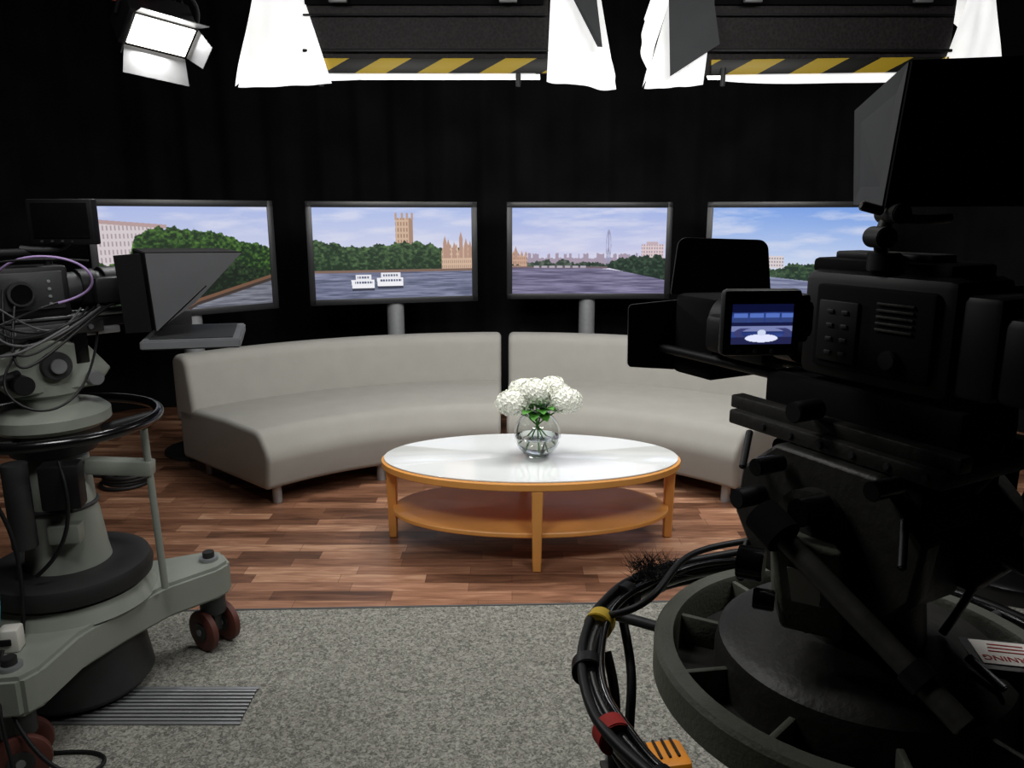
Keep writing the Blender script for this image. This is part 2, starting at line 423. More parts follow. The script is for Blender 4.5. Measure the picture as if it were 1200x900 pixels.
# ------------------------------------------------------------------ screens
def vnoise(x, y, seed=0):
    r = np.random.RandomState(seed).rand(128, 128)
    xi = np.floor(x).astype(int); yi = np.floor(y).astype(int); fx = x-xi; fy = y-yi
    fx = fx*fx*(3-2*fx); fy = fy*fy*(3-2*fy)
    g = lambda a, b: r[a % 128, b % 128]
    return (g(xi, yi)*(1-fx)+g(xi+1, yi)*fx)*(1-fy)+(g(xi, yi+1)*(1-fx)+g(xi+1, yi+1)*fx)*fy
def fbm(x, y, seed=0, o=4):
    s = 0; a = .5; t = 0
    for k in range(o):
        s = s+a*vnoise(x*2**k, y*2**k, seed+k); t += a; a *= .5
    return s/t
def put(C, mask, col):
    col = np.array(col, float)
    if col.ndim == 1: C[mask] = col
    else: C[mask] = col[mask]
def blend(a, b, f):
    return np.array(a, float)[None, None, :]*(1-f[..., None])+np.array(b, float)[None, None, :]*f[..., None]
def sky(U, W, top, low, seed):
    f = np.clip(W/70, 0, 1); C = blend(top, low, f)
    cl = np.clip((fbm(U/45+.3*W/30, W/9, seed, 5)-.42)*3.2, 0, 1)[..., None]
    return C*(1-cl*.6)+np.array([220, 220, 235.])*cl*.6
def trees(C, U, W, top, bot, seed, dk=(26, 48, 26), lt=(92, 124, 66)):
    tp = top+(fbm(U/7, W*0, seed, 3)-.5)*9+(vnoise(U/1.5, W/1.5, seed)-.5)*2
    m = (W > tp) & (W < bot)
    f = np.clip(fbm(U/3.2, W/2.4, seed+3, 5)*2.2-.7-.25*(W-tp)/20, 0, 1)
    put(C, m, blend(dk, lt, f))
def water(C, U, W, top, a, b, seed):
    m = W >= top; f = np.clip(fbm(U/22, W/1.3, seed, 4)*1.8-.4, 0, 1)
    put(C, m, blend(a, b, f))
def facade(C, U, W, m, base, dark, pu=3., pv=5.):
    f = (((U/pu) % 1 > .55) & ((W/pv) % 1 > .4)).astype(float)
    put(C, m, blend(base, dark, f*.8))
def paint1(U, W):
    C = sky(U, W, (166, 180, 224), (212, 214, 230), 3)
    m = (U < 68) & (W > 15+U*.08) & (W < 60)
    facade(C, U, W, m, (208, 198, 202), (150, 135, 140), 4, 8)
    put(C, (U < 72) & (W > 13+U*.08) & (W < 17+U*.08), (176, 150, 150))
    top = np.interp(U, [0, 28, 38, 55, 75, 110, 140, 165, 190], [58, 56, 30, 22, 21, 24, 32, 40, 46])
    trees(C, U, W, top, 200, 11, (18, 40, 20), (86, 128, 50))
    trees(C, U, W, top+26, 200, 15, (12, 26, 16), (50, 74, 40))
    wl = np.interp(U, [60, 100, 190], [118, 99, 77])
    put(C, (W > wl) & (W < wl+3.5), (112, 80, 62)); put(C, (W > wl+3.5) & (W < wl+7), (58, 48, 44))
    water(C, U, W, wl+7, (78, 80, 90), (132, 136, 148), 21)
    return C
def paint2(U, W):
    C = sky(U, W, (166, 182, 226), (220, 218, 232), 9)
    top = np.interp(U, [0, 30, 60, 95, 120, 150, 181], [38, 43, 45, 42, 41, 48, 50])
    m = (U > 92) & (U < 112) & (W > 12) & (W < 60); facade(C, U, W, m, (202, 172, 148), (138, 108, 92), 3.3, 7)
    put(C, (U > 107) & (U < 112) & (W > 12) & (W < 60), (160, 130, 112))
    for q in (92, 99, 105, 110.5): put(C, (abs(U-q-.6) < 1.2) & (W > 6) & (W < 14), (180, 148, 128))
    trees(C, U, W, top, 76, 31, (28, 48, 32), (90, 118, 74))
    m = (U > 145) & (W > 47-4*np.sin(U*.9)) & (W < 73); facade(C, U, W, m, (206, 176, 152), (150, 122, 110), 2.4, 6)
    for q, h in ((149, 33), (153, 37), (160, 40), (168, 28), (174, 36), (179, 39)):
        put(C, (abs(U-q) < np.clip((W-h)*.25, 0, 2.2)) & (W > h) & (W < 60), (176, 142, 126))
    put(C, (W > 72.5) & (W < 76), (122, 98, 86))
    water(C, U, W, 75.5, (78, 84, 108), (138, 142, 168), 41)
    for bx, by, bw in ((41, 78, 25), (70, 76, 29)):
        hull = (U > bx-(94-W)*.1) & (U < bx+bw) & (W > by+6) & (W < by+16); put(C, hull, (236, 236, 242))
        put(C, (U > bx+4) & (U < bx+bw-3) & (W > by) & (W < by+6.5), (228, 228, 234))
        put(C, (U > bx+3) & (U < bx+bw-2) & (W > by+8) & (W < by+10.5) & ((U/3) % 1 > .3), (70, 80, 110))
        put(C, (U > bx+6) & (U < bx+bw-5) & (W > by+2) & (W < by+4.5) & ((U/3) % 1 > .3), (90, 98, 120))
        put(C, (U > bx) & (U < bx+bw) & (W > by+16) & (W < by+19), (52, 56, 74))
    return C
def paint3(U, W):
    C = sky(U, W, (156, 174, 224), (214, 210, 230), 17)
    top = np.interp(U, [0, 40, 90, 120, 177], [60, 58, 61, 62, 58])
    m = (W > 59-5*(vnoise(U/3.2, U*0, 55) > .6)-2*vnoise(U/1.7, U*0, 8)) & (W < 70); put(C, m, (160, 146, 164))
    trees(C, U, W, top+3, 70, 61, (44, 58, 50), (104, 112, 102))
    m = (U < 17) & (W > 53-3*np.sin(U*1.3)) & (W < 70); facade(C, U, W, m, (196, 160, 138), (140, 110, 100), 2.4, 5)
    put(C, (abs(U-4) < np.clip((W-44)*.3, 0, 1.8)) & (W > 44) & (W < 60), (176, 142, 128))
    d = np.sqrt(((U-111)/2.6)**2+((W-44)/17)**2); put(C, abs(d-1) < .14, (156, 156, 186))
    put(C, (abs(U-111) < .5) & (W > 27) & (W < 66), (136, 136, 168))
    put(C, (abs(abs(U-111)-(W-44)*.16) < .4) & (W > 44) & (W < 66), (150, 150, 176))
    m = (U > 149) & (U < 175) & (W > 42) & (W < 60); facade(C, U, W, m, (216, 196, 200), (140, 128, 140), 3, 4)
    put(C, (U > 155) & (U < 168) & (W > 39) & (W < 43), (190, 170, 178))
    trees(C, U, W, np.interp(U, [100, 120, 145, 177], [67, 59, 56, 55]), np.interp(U, [100, 130, 177], [67, 74, 84]), 71, (24, 42, 34), (66, 88, 66))
    m = np.interp(U, [0, 100, 130, 177], [70, 70, 74, 84])
    put(C, (W > 68) & (W < 70.5) & (U < 110), (110, 92, 100))
    for k in range(7): put(C, (abs(U-(28+k*9)) < 3.2) & (W > 67) & (W < 69.5), (176, 168, 182))
    water(C, U, W, m, (84, 80, 108), (138, 134, 164), 81)
    return C
def paint4(U, W):
    C = sky(U, W, (116, 154, 222), (204, 214, 236), 27)
    facade(C, U, W, (U > 66) & (U < 84) & (W > 56) & (W < 70), (214, 204, 206), (130, 120, 130), 3, 4)
    put(C, (U > 20) & (U < 66) & (W > 62) & (W < 72), (150, 140, 160))
    trees(C, U, W, np.interp(U, [20, 66, 110, 150, 190], [70, 70, 64, 60, 58]), 88, 91, (28, 48, 38), (78, 104, 70))
    water(C, U, W, np.interp(U, [0, 66, 190], [74, 80, 92]), (92, 98, 128), (150, 156, 182), 95)
    return C
def paint_vf(U, W):
    C = blend((28, 40, 92), (60, 84, 160), np.clip(fbm(U/20, W/9, 5, 3), 0, 1))
    put(C, W < 16, (12, 16, 50))
    put(C, (W > 18) & (W < 36) & ((U/26) % 1 > .12), (84, 112, 190))
    put(C, (W > 27) & (W < 36) & ((U/26) % 1 > .12), (50, 66, 120))
    put(C, (W > 36) & (W < 44), (22, 26, 66))
    put(C, (W > 44) & (W < 54), (120, 128, 176))
    d = ((U-52)/48)**2+((W-58)/16)**2; put(C, (d < 1) & (d > .55) & (W > 48), (58, 62, 110))
    put(C, W > 66, (34, 36, 76))
    d = ((U-50)/27)**2+((W-68)/8)**2; put(C, d < 1, (226, 230, 255))
    d = ((U-50)/7)**2+((W-57)/6)**2; put(C, d < 1, (205, 215, 240))
    return C
def display(name, origin, xdir, zdir, w, h, wu, hu, fn, par, nx=380):
    ny = int(nx*h/w); O = Vector(origin); X = Vector(xdir); Z = Vector(zdir)
    fu = np.linspace(0, 1, nx); fv_ = np.linspace(0, 1, ny)
    A, Bv = np.meshgrid(fu, fv_)
    C = fn(A*wu, Bv*hu)/255.; C = np.clip(C, 0, 1)
    C = np.where(C <= .04045, C/12.92, ((C+.055)/1.055)**2.4)
    P = np.array(O)[None, None]+np.array(X)[None, None]*(A*w)[..., None]-np.array(Z)[None, None]*(Bv*h)[..., None]
    idx = np.arange(nx*ny).reshape(ny, nx)
    F = np.stack([idx[:-1, :-1], idx[1:, :-1], idx[1:, 1:], idx[:-1, 1:]], -1).reshape(-1, 4)
    me = bpy.data.meshes.new(name)
    me.vertices.add(nx*ny); me.vertices.foreach_set('co', P.reshape(-1).astype(np.float32))
    me.loops.add(F.size); me.loops.foreach_set('vertex_index', F.reshape(-1).astype(np.int32))
    me.polygons.add(len(F)); me.polygons.foreach_set('loop_start', np.arange(0, F.size, 4, dtype=np.int32))
    me.update(calc_edges=True)
    at = me.color_attributes.new('Col', 'FLOAT_COLOR', 'POINT')
    at.data.foreach_set('color', np.concatenate([C.reshape(-1, 3), np.ones((nx*ny, 1))], 1).reshape(-1).astype(np.float32))
    return link(name, me, 'display', par, smooth=False)

def tv(pl, pr, fn, wu, hu, zc=1.275, h=.72):
    pl = Vector((pl[0], pl[1], 0)); pr = Vector((pr[0], pr[1], 0)); d = pr-pl; w = d.length; X = d.normalized(); n = Vector((X.y, -X.x, 0)); Z = Vector((0, 0, 1))
    c = (pl+pr)/2; r = root('television', (c.x, c.y, 0)); yaw = math.degrees(math.atan2(X.y, X.x))
    cc = c+Z*zc-n*.04
    box('rear_shell', cc-n*.02, (w-.06, .07, h-.06), 'bezel', r, (0, 0, yaw), .015)
    bz = .042
    fr = cc+n*.02
    box('frame_top', fr+Z*(h/2-bz/2), (w, .05, bz), 'bezel', r, (0, 0, yaw), .003)
    box('frame_bottom', fr-Z*(h/2-bz/2), (w, .05, bz), 'bezel', r, (0, 0, yaw), .003)
    for s_ in (-1, 1): box('frame_side_%d' % s_, fr+X*s_*(w/2-bz/2), (bz, .05, h), 'bezel', r, (0, 0, yaw), .003)
    iw, ih = w-2*bz, h-2*bz
    display('display', fr-X*iw/2+Z*ih/2+n*.018, X, Z, iw, ih, wu, hu, fn, r)
    p = cc-n*.03
    cyl('pole', (p.x, p.y, .02), (p.x, p.y, zc-h/2+.06), .062, 'steel', r)
    cyl('foot', (p.x, p.y, 0), (p.x, p.y, .022), .24, 'dgrey', r)
tv((-2.44, 4.50), (-1.605, 5.28), paint1, 190, 110)
tv((-1.42, 5.40), (-.255, 5.73), paint2, 181, 106)
tv((-.04, 5.85), (1.20, 5.87), paint3, 177, 100)
tv((1.43, 5.76), (2.62, 5.42), paint4, 190, 104)

# ------------------------------------------------------------------ big soft lights
def cloth(name, q, par, nu=24, nv=16, amp=.012, sag=0):
    q = [Vector(p) for p in q]; n = (q[1]-q[0]).cross(q[3]-q[0]).normalized(); V = []; F = []
    for i in range(nu+1):
        for j in range(nv+1):
            u, v = i/nu, j/nv
            p = q[0].lerp(q[1], u).lerp(q[3].lerp(q[2], u), v)
            p = p+n*amp*(math.sin(u*9+v*3)+.6*math.sin(u*17-v*5))*v
            p.z -= (sag*math.sin(math.pi*u)+.006*math.sin(u*7+1))*v
            V.append(p)
    for i in range(nu):
        for j in range(nv): F.append((i*(nv+1)+j, (i+1)*(nv+1)+j, (i+1)*(nv+1)+j+1, i*(nv+1)+j+1))
    return mesh(name, V, F, 'cloth', par, ang=180)
def softlight(x0, wings, flags, y0=3.3, drop=0, power=24):
    r = root('studio_softlight', (x0, y0, 2.3)); hw = .49
    V = []
    for sx_ in (-1, 1):
        for yy, zz in ((0, 2.10), (-.02, 2.45), (.16, 2.66), (.60, 2.60), (.52, 2.48)):
            V.append((x0+sx_*hw, y0+yy, zz+sx_*drop))
    F = [(0, 1, 2, 3, 4), (9, 8, 7, 6, 5)]+[(i, i+5, i+6, i+1) for i in range(4)]+[(4, 9, 5, 0)]
    mesh('housing', V, F, 'hammer', r, smooth=False)
    box('ridge', (x0, y0-.022, 2.185), (2*hw+.0, .014, .012), 'black', r)
    box('mid_rib', (x0, y0-.03, 2.315), (2*hw-.02, .012, .008), 'black', r)
    box('lower_tape_edge', (x0+.01, y0-.012, 2.13), (2*hw-.03, .012, .056), 'hazard', r, (0, -math.degrees(math.atan(drop/hw)), 0), .002)
    panel('lamp_tubes', [(x0-hw+.03, y0+.05, 2.09), (x0+hw-.03, y0+.05, 2.09), (x0+hw-.03, y0+.56, 2.465), (x0-hw+.03, y0+.56, 2.465)], .006, 'emit', r)
    for i, w in enumerate(wings):   # top-outer, top-inner, bottom-inner, bottom-outer as (dx, z)
        (a, b, c, d) = w
        cloth('diffuser_wing_%d' % i, [(x0+a[0], y0-.01, a[1]), (x0+b[0], y0-.02, b[1]), (x0+c[0], y0-.03, c[1]), (x0+d[0], y0-.01, d[1])], r, sag=.012)
        s_ = 1 if a[0] > 0 else -1
        cloth('diffuser_side_%d' % i, [(x0+a[0], y0-.01, a[1]), (x0+a[0]-.05*s_, y0+.5, a[1]+.2), (x0+d[0]-.06*s_, y0+.5, d[1]+.38), (x0+d[0], y0-.01, d[1])], r)
    cloth('diffuser_hem', [(x0-.42, y0-.002, 2.11), (x0+.44, y0-.002, 2.11), (x0+.44, y0-.002, 2.085), (x0-.42, y0-.002, 2.08)], r, amp=.003, sag=.022 if drop else -.004)
    for i, q in enumerate(flags):
        panel('barn_door_%d' % i, [(x0+p[0], y0-.055-.006*k, p[1]) for k, p in enumerate(q)], .006, 'flagg', r)
    box('upper_flap', (x0, y0-.06, 2.52), (2*hw-.04, .02, .34), 'blackm', r, (12, 0, 0), .003)
    for sx_ in (-.33, .33):
        box('clip_%.1f' % sx_, (x0+sx_, y0-.07, 2.365), (.07, .03, .03), 'alu', r, (10, 0, 0), .004)
        box('clip_hook_%.1f' % sx_, (x0+sx_, y0-.09, 2.39), (.035, .02, .05), 'black', r)
    cyl('bolt', (x0+.37, y0-.02, 2.05), (x0+.37, y0-.02, 2.10), .010, 'dgrey', r)
    cyl('bolt_b', (x0-.42, y0-.03, 2.05), (x0-.42, y0-.03, 2.12), .010, 'dgrey', r)
    cyl('yoke_left', (x0-.5, y0+.28, 2.5), (x0-.5, y0+.28, 2.95), .014, 'black', r)
    cyl('yoke_right', (x0+.5, y0+.28, 2.5), (x0+.5, y0+.28, 2.95), .014, 'black', r)
    cyl('yoke_bar', (x0-.51, y0+.28, 2.95), (x0+.51, y0+.28, 2.95), .016, 'black', r)
    cyl('hanger', (x0, y0+.28, 2.95), (x0, y0+.28, 3.6), .022, 'black', r)
    ld = bpy.data.lights.new('soft_lamp', 'AREA'); ld.shape = 'RECTANGLE'; ld.size = .9; ld.size_y = .6; ld.energy = power; ld.color = (1, .99, .97)
    lo = bpy.data.objects.new('soft_lamp', ld); S.collection.objects.link(lo); lo.parent = r
    d = Vector((0, .52, -.85)).normalized()
    lo.rotation_euler = d.to_track_quat('-Z', 'Y').to_euler(); lo.location = Vector((x0, y0+.36, 2.24))-Vector(r.location)
softlight(-.345,
    [[(-.66, 2.46), (-.50, 2.46), (-.375, 2.065), (-.765, 2.055)],
     [(.68, 2.46), (.50, 2.46), (.485, 2.075), (.765, 2.045)]],
    [[(.53, 2.46), (.66, 2.46), (.70, 2.19), (.68, 2.19)]])
softlight(1.265,
    [[(-.62, 2.46), (-.46, 2.46), (-.50, 2.06), (-.73, 2.05)],
     [(.62, 2.50), (.55, 2.46), (.46, 2.125), (.70, 2.12)]],
    [[(-.66, 2.46), (-.50, 2.46), (-.45, 2.20), (-.64, 2.08)]], drop=.006)

# small LED fresnel left
fl = root('led_fresnel_light', (-1.32, 3.0, 2.2))
fc = Vector((-1.275, 3.0, 2.18)); fd = Vector((.42, -.50, -.75)).normalized(); fr_ = Vector((.86, .36, -.52)); fr_ = (fr_-fd*fr_.dot(fd)).normalized(); fu_ = fr_.cross(fd)*-1
if fu_.z < 0: fu_ = -fu_
def F3(a, b, c): return fc+fr_*a+fu_*b+fd*c
panel('lens_panel', [F3(-.105, -.06, 0), F3(.105, -.06, 0), F3(.105, .06, 0), F3(-.105, .06, 0)], .006, 'emit', fl)
def obox(name, c, s, mt, par, bev=.006):
    o = box(name, (0, 0, 0), s, mt, None, bev=bev)
    Mx = Matrix((fr_, fu_, fd)).transposed().to_4x4(); o.data.transform(Matrix.Translation(c) @ Mx); o.parent = par; o.matrix_parent_inverse = Matrix.Translation(-Vector(par.location))
obox('lamp_body', F3(-.01, 0, -.065), (.24, .15, .12), 'black', fl)
for i in range(8): obox('fin_%d' % i, F3(-.1+.028*i, 0, -.14), (.006, .13, .05), 'dgrey', fl, .001)
for nm, q in (('barn_door_top', [F3(-.11, .072, 0), F3(.11, .072, 0), F3(.12, .125, .05), F3(-.12, .125, .05)]),
              ('barn_door_bottom', [F3(-.11, -.072, 0), F3(.11, -.072, 0), F3(.12, -.125, .085), F3(-.12, -.125, .085)]),
              ('barn_door_left', [F3(-.115, -.065, 0), F3(-.115, .065, 0), F3(-.145, .05, .08), F3(-.145, -.05, .08)]),
              ('barn_door_right', [F3(.115, -.065, 0), F3(.115, .065, 0), F3(.155, .05, .06), F3(.155, -.05, .06)])):
    panel(nm, q, .003, 'door', fl)
tube('yoke', [F3(-.14, 0, -.07), F3(-.15, .12, -.09), F3(0, .17, -.10), F3(.15, .12, -.09), F3(.14, 0, -.07)], .008, 'black', fl)
top = F3(0, .14, -.1)
cyl('drop_pole', top, (top.x, top.y, 3.6), .014, 'black', fl)
box('clamp', (top.x-.05, top.y, 2.34), (.05, .05, .07), 'red', fl)
cyl('safety_knob', (top.x-.18, top.y-.02, 2.29), (top.x-.18, top.y-.02, 2.37), .010, 'red', fl)
cyl('safety_rod', (top.x-.2, top.y-.02, 2.33), (top.x+.02, top.y, 2.33), .009, 'black', fl)
tube('power_cable', [F3(-.1, .02, -.15), (-1.55, 3.05, 2.28), (-1.6, 3.1, 2.7), (-1.4, 3.1, 3.6)], .006, 'black', fl)
ld = bpy.data.lights.new('fresnel_lamp', 'AREA'); ld.size = .12; ld.energy = 6
lo = bpy.data.objects.new('fresnel_lamp', ld); S.collection.objects.link(lo); lo.parent = fl
lo.rotation_euler = fd.to_track_quat('-Z', 'Y').to_euler(); lo.location = F3(0, 0, .012)-Vector(fl.location)

# added fill lights outside the frame, modelled as made-up overhead panels
def fill_panel(x, y, z, sx_, sy_, power, aim=(0, 0, -1)):
    r = root('fill_light_panel', (x, y, z))
    q = Vector(aim).normalized().to_track_quat('-Z', 'Y'); mt4 = Matrix.Translation((x, y, z)) @ q.to_matrix().to_4x4()
    for nm, off_, s_, mt_ in (('case', .05, (sx_+.04, sy_+.04, .08), 'black'), ('fill_diffuser', .006, (sx_, sy_, .01), 'whitep')):  # made-up housing around the unseen fill light
        o = box(nm, (0, 0, off_), s_, mt_, None); o.data.transform(mt4); o.parent = r; o.matrix_parent_inverse = Matrix.Translation(-Vector(r.location))
    cyl('hanger', (x, y, z+.06), (x, y, 3.6), .02, 'black', r)
    ld = bpy.data.lights.new('fill_lamp', 'AREA'); ld.shape = 'RECTANGLE'; ld.size = sx_; ld.size_y = sy_; ld.energy = power; ld.color = (1, .99, .97)
    lo = bpy.data.objects.new('fill_lamp', ld); S.collection.objects.link(lo); lo.parent = r; lo.location = Vector(aim).normalized()*.006; lo.rotation_euler = q.to_euler()
fill_panel(-.80, 1.45, 2.40, .8, .35, 17, (.25, .75, -1))
fill_panel(.95, 1.55, 2.45, .8, .35, 17, (-.28, .70, -1))
fill_panel(.4, 4.2, 3.3, 1.6, .5, 12)

# ------------------------------------------------------------------ pedestal builder
def pedestal(r, cx, cy, angs, Rt, mt, mt2, colTop, z0=.006):
    P = []
    n = len(angs); A = sorted(angs)
    for i, a in enumerate(A):
        a_ = R(a); ca, sa = math.cos(a_), math.sin(a_)
        for rr, ww in ((.26, -.12), (Rt-.05, -.085), (Rt, -.05), (Rt, .05), (Rt-.05, .085), (.26, .12)):
            P.append((cx+ca*rr-sa*ww, cy+sa*rr+ca*ww))
        nx_ = A[(i+1) % n]+(360 if i == n-1 else 0); mid = R((a+nx_)/2)
        P.append((cx+math.cos(mid)*.23, cy+math.sin(mid)*.23))
    prism('base_casting', P, .22, .34, mt, r, .012)
    lathe('skirt', [(0, .03), (.20, .03), (.215, .05), (.19, .22), (0, .22)], (cx, cy, 0), mt2, r)
    lathe('hub', [(0, .33), (.25, .335), (.225, .385), (.13, .40), (0, .40)], (cx, cy, 0), mt, r)
    lathe('rubber_tyre', [(.12, .385), (.215, .385), (.24, .40), (.245, .43), (.235, .455), (.20, .468), (.16, .465), (.12, .462)], (cx, cy, 0), 'rubber', r)
    for i, a in enumerate(A):
        a_ = R(a); x, y = cx+math.cos(a_)*(Rt-.06), cy+math.sin(a_)*(Rt-.06)
        cyl('caster_swivel_%d' % i, (x, y, .14), (x, y, .225), .045, mt2, r)
        cyl('bolt_cap_%d' % i, (x, y, .338), (x, y, .352), .032, 'alu', r); cyl('bolt_nut_%d' % i, (x, y, .35), (x, y, .372), .02, 'rubber', r)
        s = a_+R(20); dx, dy = math.cos(s), math.sin(s)
        for k in (-1, 1):
            px, py = x+dx*k*.045, y+dy*k*.045
            lathe('caster_wheel_%d_%d' % (i, k), [(.03, -.014), (.062, -.016), (.074, -.010), (.076, 0), (.074, .010), (.062, .016), (.03, .014)], (px, py, z0+.076), 'wheel', r, 40, (dx, dy, 0), closed=True)
            cyl('caster_hub_%d_%d' % (i, k), (px-dx*.018, py-dy*.018, z0+.076), (px+dx*.018, py+dy*.018, z0+.076), .034, 'dgrey', r)
        cyl('axle_%d' % i, (x-dx*.068, y-dy*.068, z0+.076), (x+dx*.068, y+dy*.068, z0+.076), .012, 'alu', r)
        box('fork_%d' % i, (x, y, .115), (.03, .05, .09), mt2, r, (0, 0, math.degrees(s)))
    lathe('column', [(0, .46), (.125, .46), (.118, .50), (.105, .62), (.098, .66), (.092, colTop-.03), (.075, colTop), (0, colTop)], (cx, cy, 0), mt, r)
    torus('column_band', (cx, cy, .655), .1, .007, 'dgrey', r)

# ------------------------------------------------------------------ LEFT studio camera
cx, cy = -1.43, 2.30
lc = root('studio_camera', (cx, cy, 0))
pedestal(lc, cx, cy, [36, -82, 158], .485, 'pgrey', 'dgrey', .84)
torus('steering_ring', (cx, cy, .925), .305, .016, 'blackg', lc)
cyl('ring_hub', (cx, cy, .83), (cx, cy, .915), .12, 'black', lc, r2=.15)
for i in range(3):
    a = R(20+120*i); cyl('ring_spoke_%d' % i, (cx+.1*math.cos(a), cy+.1*math.sin(a), .88), (cx+.30*math.cos(a), cy+.30*math.sin(a), .922), .012, 'dgrey', lc)
box('trim_box', (cx+.09, cy-.13, .76), (.11, .07, .14), 'black', lc, (0, 0, 15), .01)
box('trim_box_arm', (cx+.20, cy+.0, .775), (.20, .05, .05), 'pgrey', lc, (0, 4, 5), .008)
cyl('brake_rod', (cx+.285, cy, .90), (cx+.30, cy, .36), .011, 'pgrey', lc)
cyl('side_cylinder', (cx-.02, cy-.17, .58), (cx-.02, cy-.17, .84), .035, 'dgrey', lc)
box('column_bracket', (cx+.07, cy-.11, .60), (.09, .05, .06), 'pgrey', lc, (0, 0, 10), .006)
tube('pressure_hose', [(cx+.1, cy-.15, .84), (cx+.16, cy-.2, .7), (cx+.12, cy-.18, .58), (cx+.02, cy-.2, .5)], .006, 'black', lc)
lathe('head_base', [(0, .905), (.15, .91), (.17, .925), (.17, .955), (.15, .972), (.10, .98), (0, .98)], (cx+.0, cy, 0), 'pgrey', lc)
lathe('pan_drum', [(0, .975), (.085, .975), (.085, 1.01), (.10, 1.02), (.10, 1.05), (.06, 1.06), (0, 1.06)], (cx, cy, 0), 'pgrey', lc)
YAW = 50
dv = Vector((math.cos(R(YAW)), math.sin(R(YAW)), 0)); sd = Vector((dv.y, -dv.x, 0))
LC = Vector((cx, cy, 0))
def Lp(f, s, z): return LC+dv*f+sd*s+Vector((0, 0, z))
for s_ in (-1, 1):
    V = []
    prof = [(-.12, 1.03), (.12, 1.03), (.16, 1.08), (.10, 1.16), (-.02, 1.19), (-.14, 1.15), (-.17, 1.09)]
    for t in (-.018, .018):
        for f, z in prof: V.append(Lp(f, s_*.075+t, z))
    n = len(prof); F = [tuple(range(n)), tuple(range(n, 2*n))]+[(i, (i+1) % n, n+(i+1) % n, n+i) for i in range(n)]
    o = mesh('tilt_cheek_%d' % s_, V, F, 'pgrey', lc); bv = o.modifiers.new('b', 'BEVEL'); bv.width = .006; bv.segments = 2
    cyl('tilt_boss_%d' % s_, Lp(0, s_*.07, 1.11), Lp(0, s_*.115, 1.11), .042, 'dgrey', lc)
    cyl('tilt_cap_%d' % s_, Lp(0, s_*.115, 1.11), Lp(0, s_*.128, 1.11), .022, 'alu', lc)
cyl('drag_knob', Lp(-.10, .095, 1.07), Lp(-.10, .14, 1.07), .028, 'black', lc)
cyl('drag_knob_b', Lp(.10, .095, 1.06), Lp(.10, .13, 1.06), .022, 'alu', lc)
box('balance_plate', Lp(.0, 0, 1.195), (.42, .14, .022), 'alu', lc, (0, 0, YAW), .004)
box('wedge_plate', Lp(.02, 0, 1.22), (.50, .10, .03), 'black', lc, (0, 0, YAW), .004)
box('front_lock', Lp(.08, .08, 1.165), (.04, .03, .12), 'blackg', lc, (0, 0, YAW), .004)
box('side_rail', Lp(.0, .085, 1.215), (.30, .03, .035), 'dgrey', lc, (0, 0, YAW), .004)
for i in range(4): cyl('rail_screw_%d' % i, Lp(-.1+.07*i, .10, 1.215), Lp(-.1+.07*i, .106, 1.215), .008, 'alu', lc, seg=12)
tube('pan_bar', [Lp(-.1, .1, 1.10), Lp(-.35, .18, 1.06), Lp(-.55, .22, 1.02)], .013, 'black', lc)
# body
box('camera_body', Lp(-.06, 0, 1.325), (.28, .12, .15), 'black', lc, (0, 0, YAW), .01)
box('side_panel', Lp(-.04, .063, 1.33), (.20, .012, .11), 'dgrey', lc, (0, 0, YAW), .003)
cyl('side_port_ring', Lp(-.06, .068, 1.325), Lp(-.06, .088, 1.325), .036, 'dgrey', lc)
cyl('side_port', Lp(-.06, .086, 1.325), Lp(-.06, .092, 1.325), .028, 'blackg', lc)
for i in range(4): cyl('button_%d' % i, Lp(.02, .069, 1.29+.022*i), Lp(.02, .073, 1.29+.022*i), .005, 'alu', lc, seg=12)
box('battery', Lp(-.25, 0, 1.32), (.08, .11, .14), 'black', lc, (0, 0, YAW), .008)
box('adapter_plate', Lp(-.31, 0, 1.31), (.04, .10, .12), 'dgrey', lc, (0, 0, YAW), .006)
box('top_handle', Lp(-.04, 0, 1.44), (.22, .03, .02), 'black', lc, (0, 0, YAW), .006)
cyl('handle_post', Lp(.05, 0, 1.39), Lp(.05, 0, 1.44), .012, 'black', lc); cyl('handle_post_b', Lp(-.12, 0, 1.39), Lp(-.12, 0, 1.44), .012, 'black', lc)
for i, (f0, f1, rr) in enumerate(((.08, .12, .05), (.12, .17, .058), (.17, .19, .05), (.19, .25, .062), (.25, .27, .056), (.27, .30, .068))):
    cyl('lens_section_%d' % i, Lp(f0, 0, 1.325), Lp(f1, 0, 1.325), rr, 'black' if i % 2 else 'dgrey', lc)
box('servo_grip', Lp(.19, .075, 1.32), (.10, .04, .08), 'black', lc, (0, 0, YAW), .012)
for s_ in (-.04, .04): cyl('rail_%.2f' % s_, Lp(-.1, s_, 1.245), Lp(.46, s_, 1.245), .008, 'alu', lc)
mc = Vector((-1.315, 2.30, 1.527))
box('viewfinder_monitor', mc, (.205, .03, .13), 'black', lc, (0, 0, -6), .005)
box('viewfinder_glass', mc+Vector((0, -.016, .004)), (.175, .004, .10), 'blackg', lc, (0, 0, -6), .001)
for i in range(5): cyl('vf_button_%d' % i, mc+Vector((-.06+.03*i, -.014, -.056)), mc+Vector((-.06+.03*i, -.019, -.056)), .004, 'dgrey', lc, seg=12)
tube('vf_monitor_arm', [mc+Vector((0, .01, -.06)), mc+Vector((-.02, .02, -.09)), Lp(-.02, 0, 1.45)], .009, 'dgrey', lc)
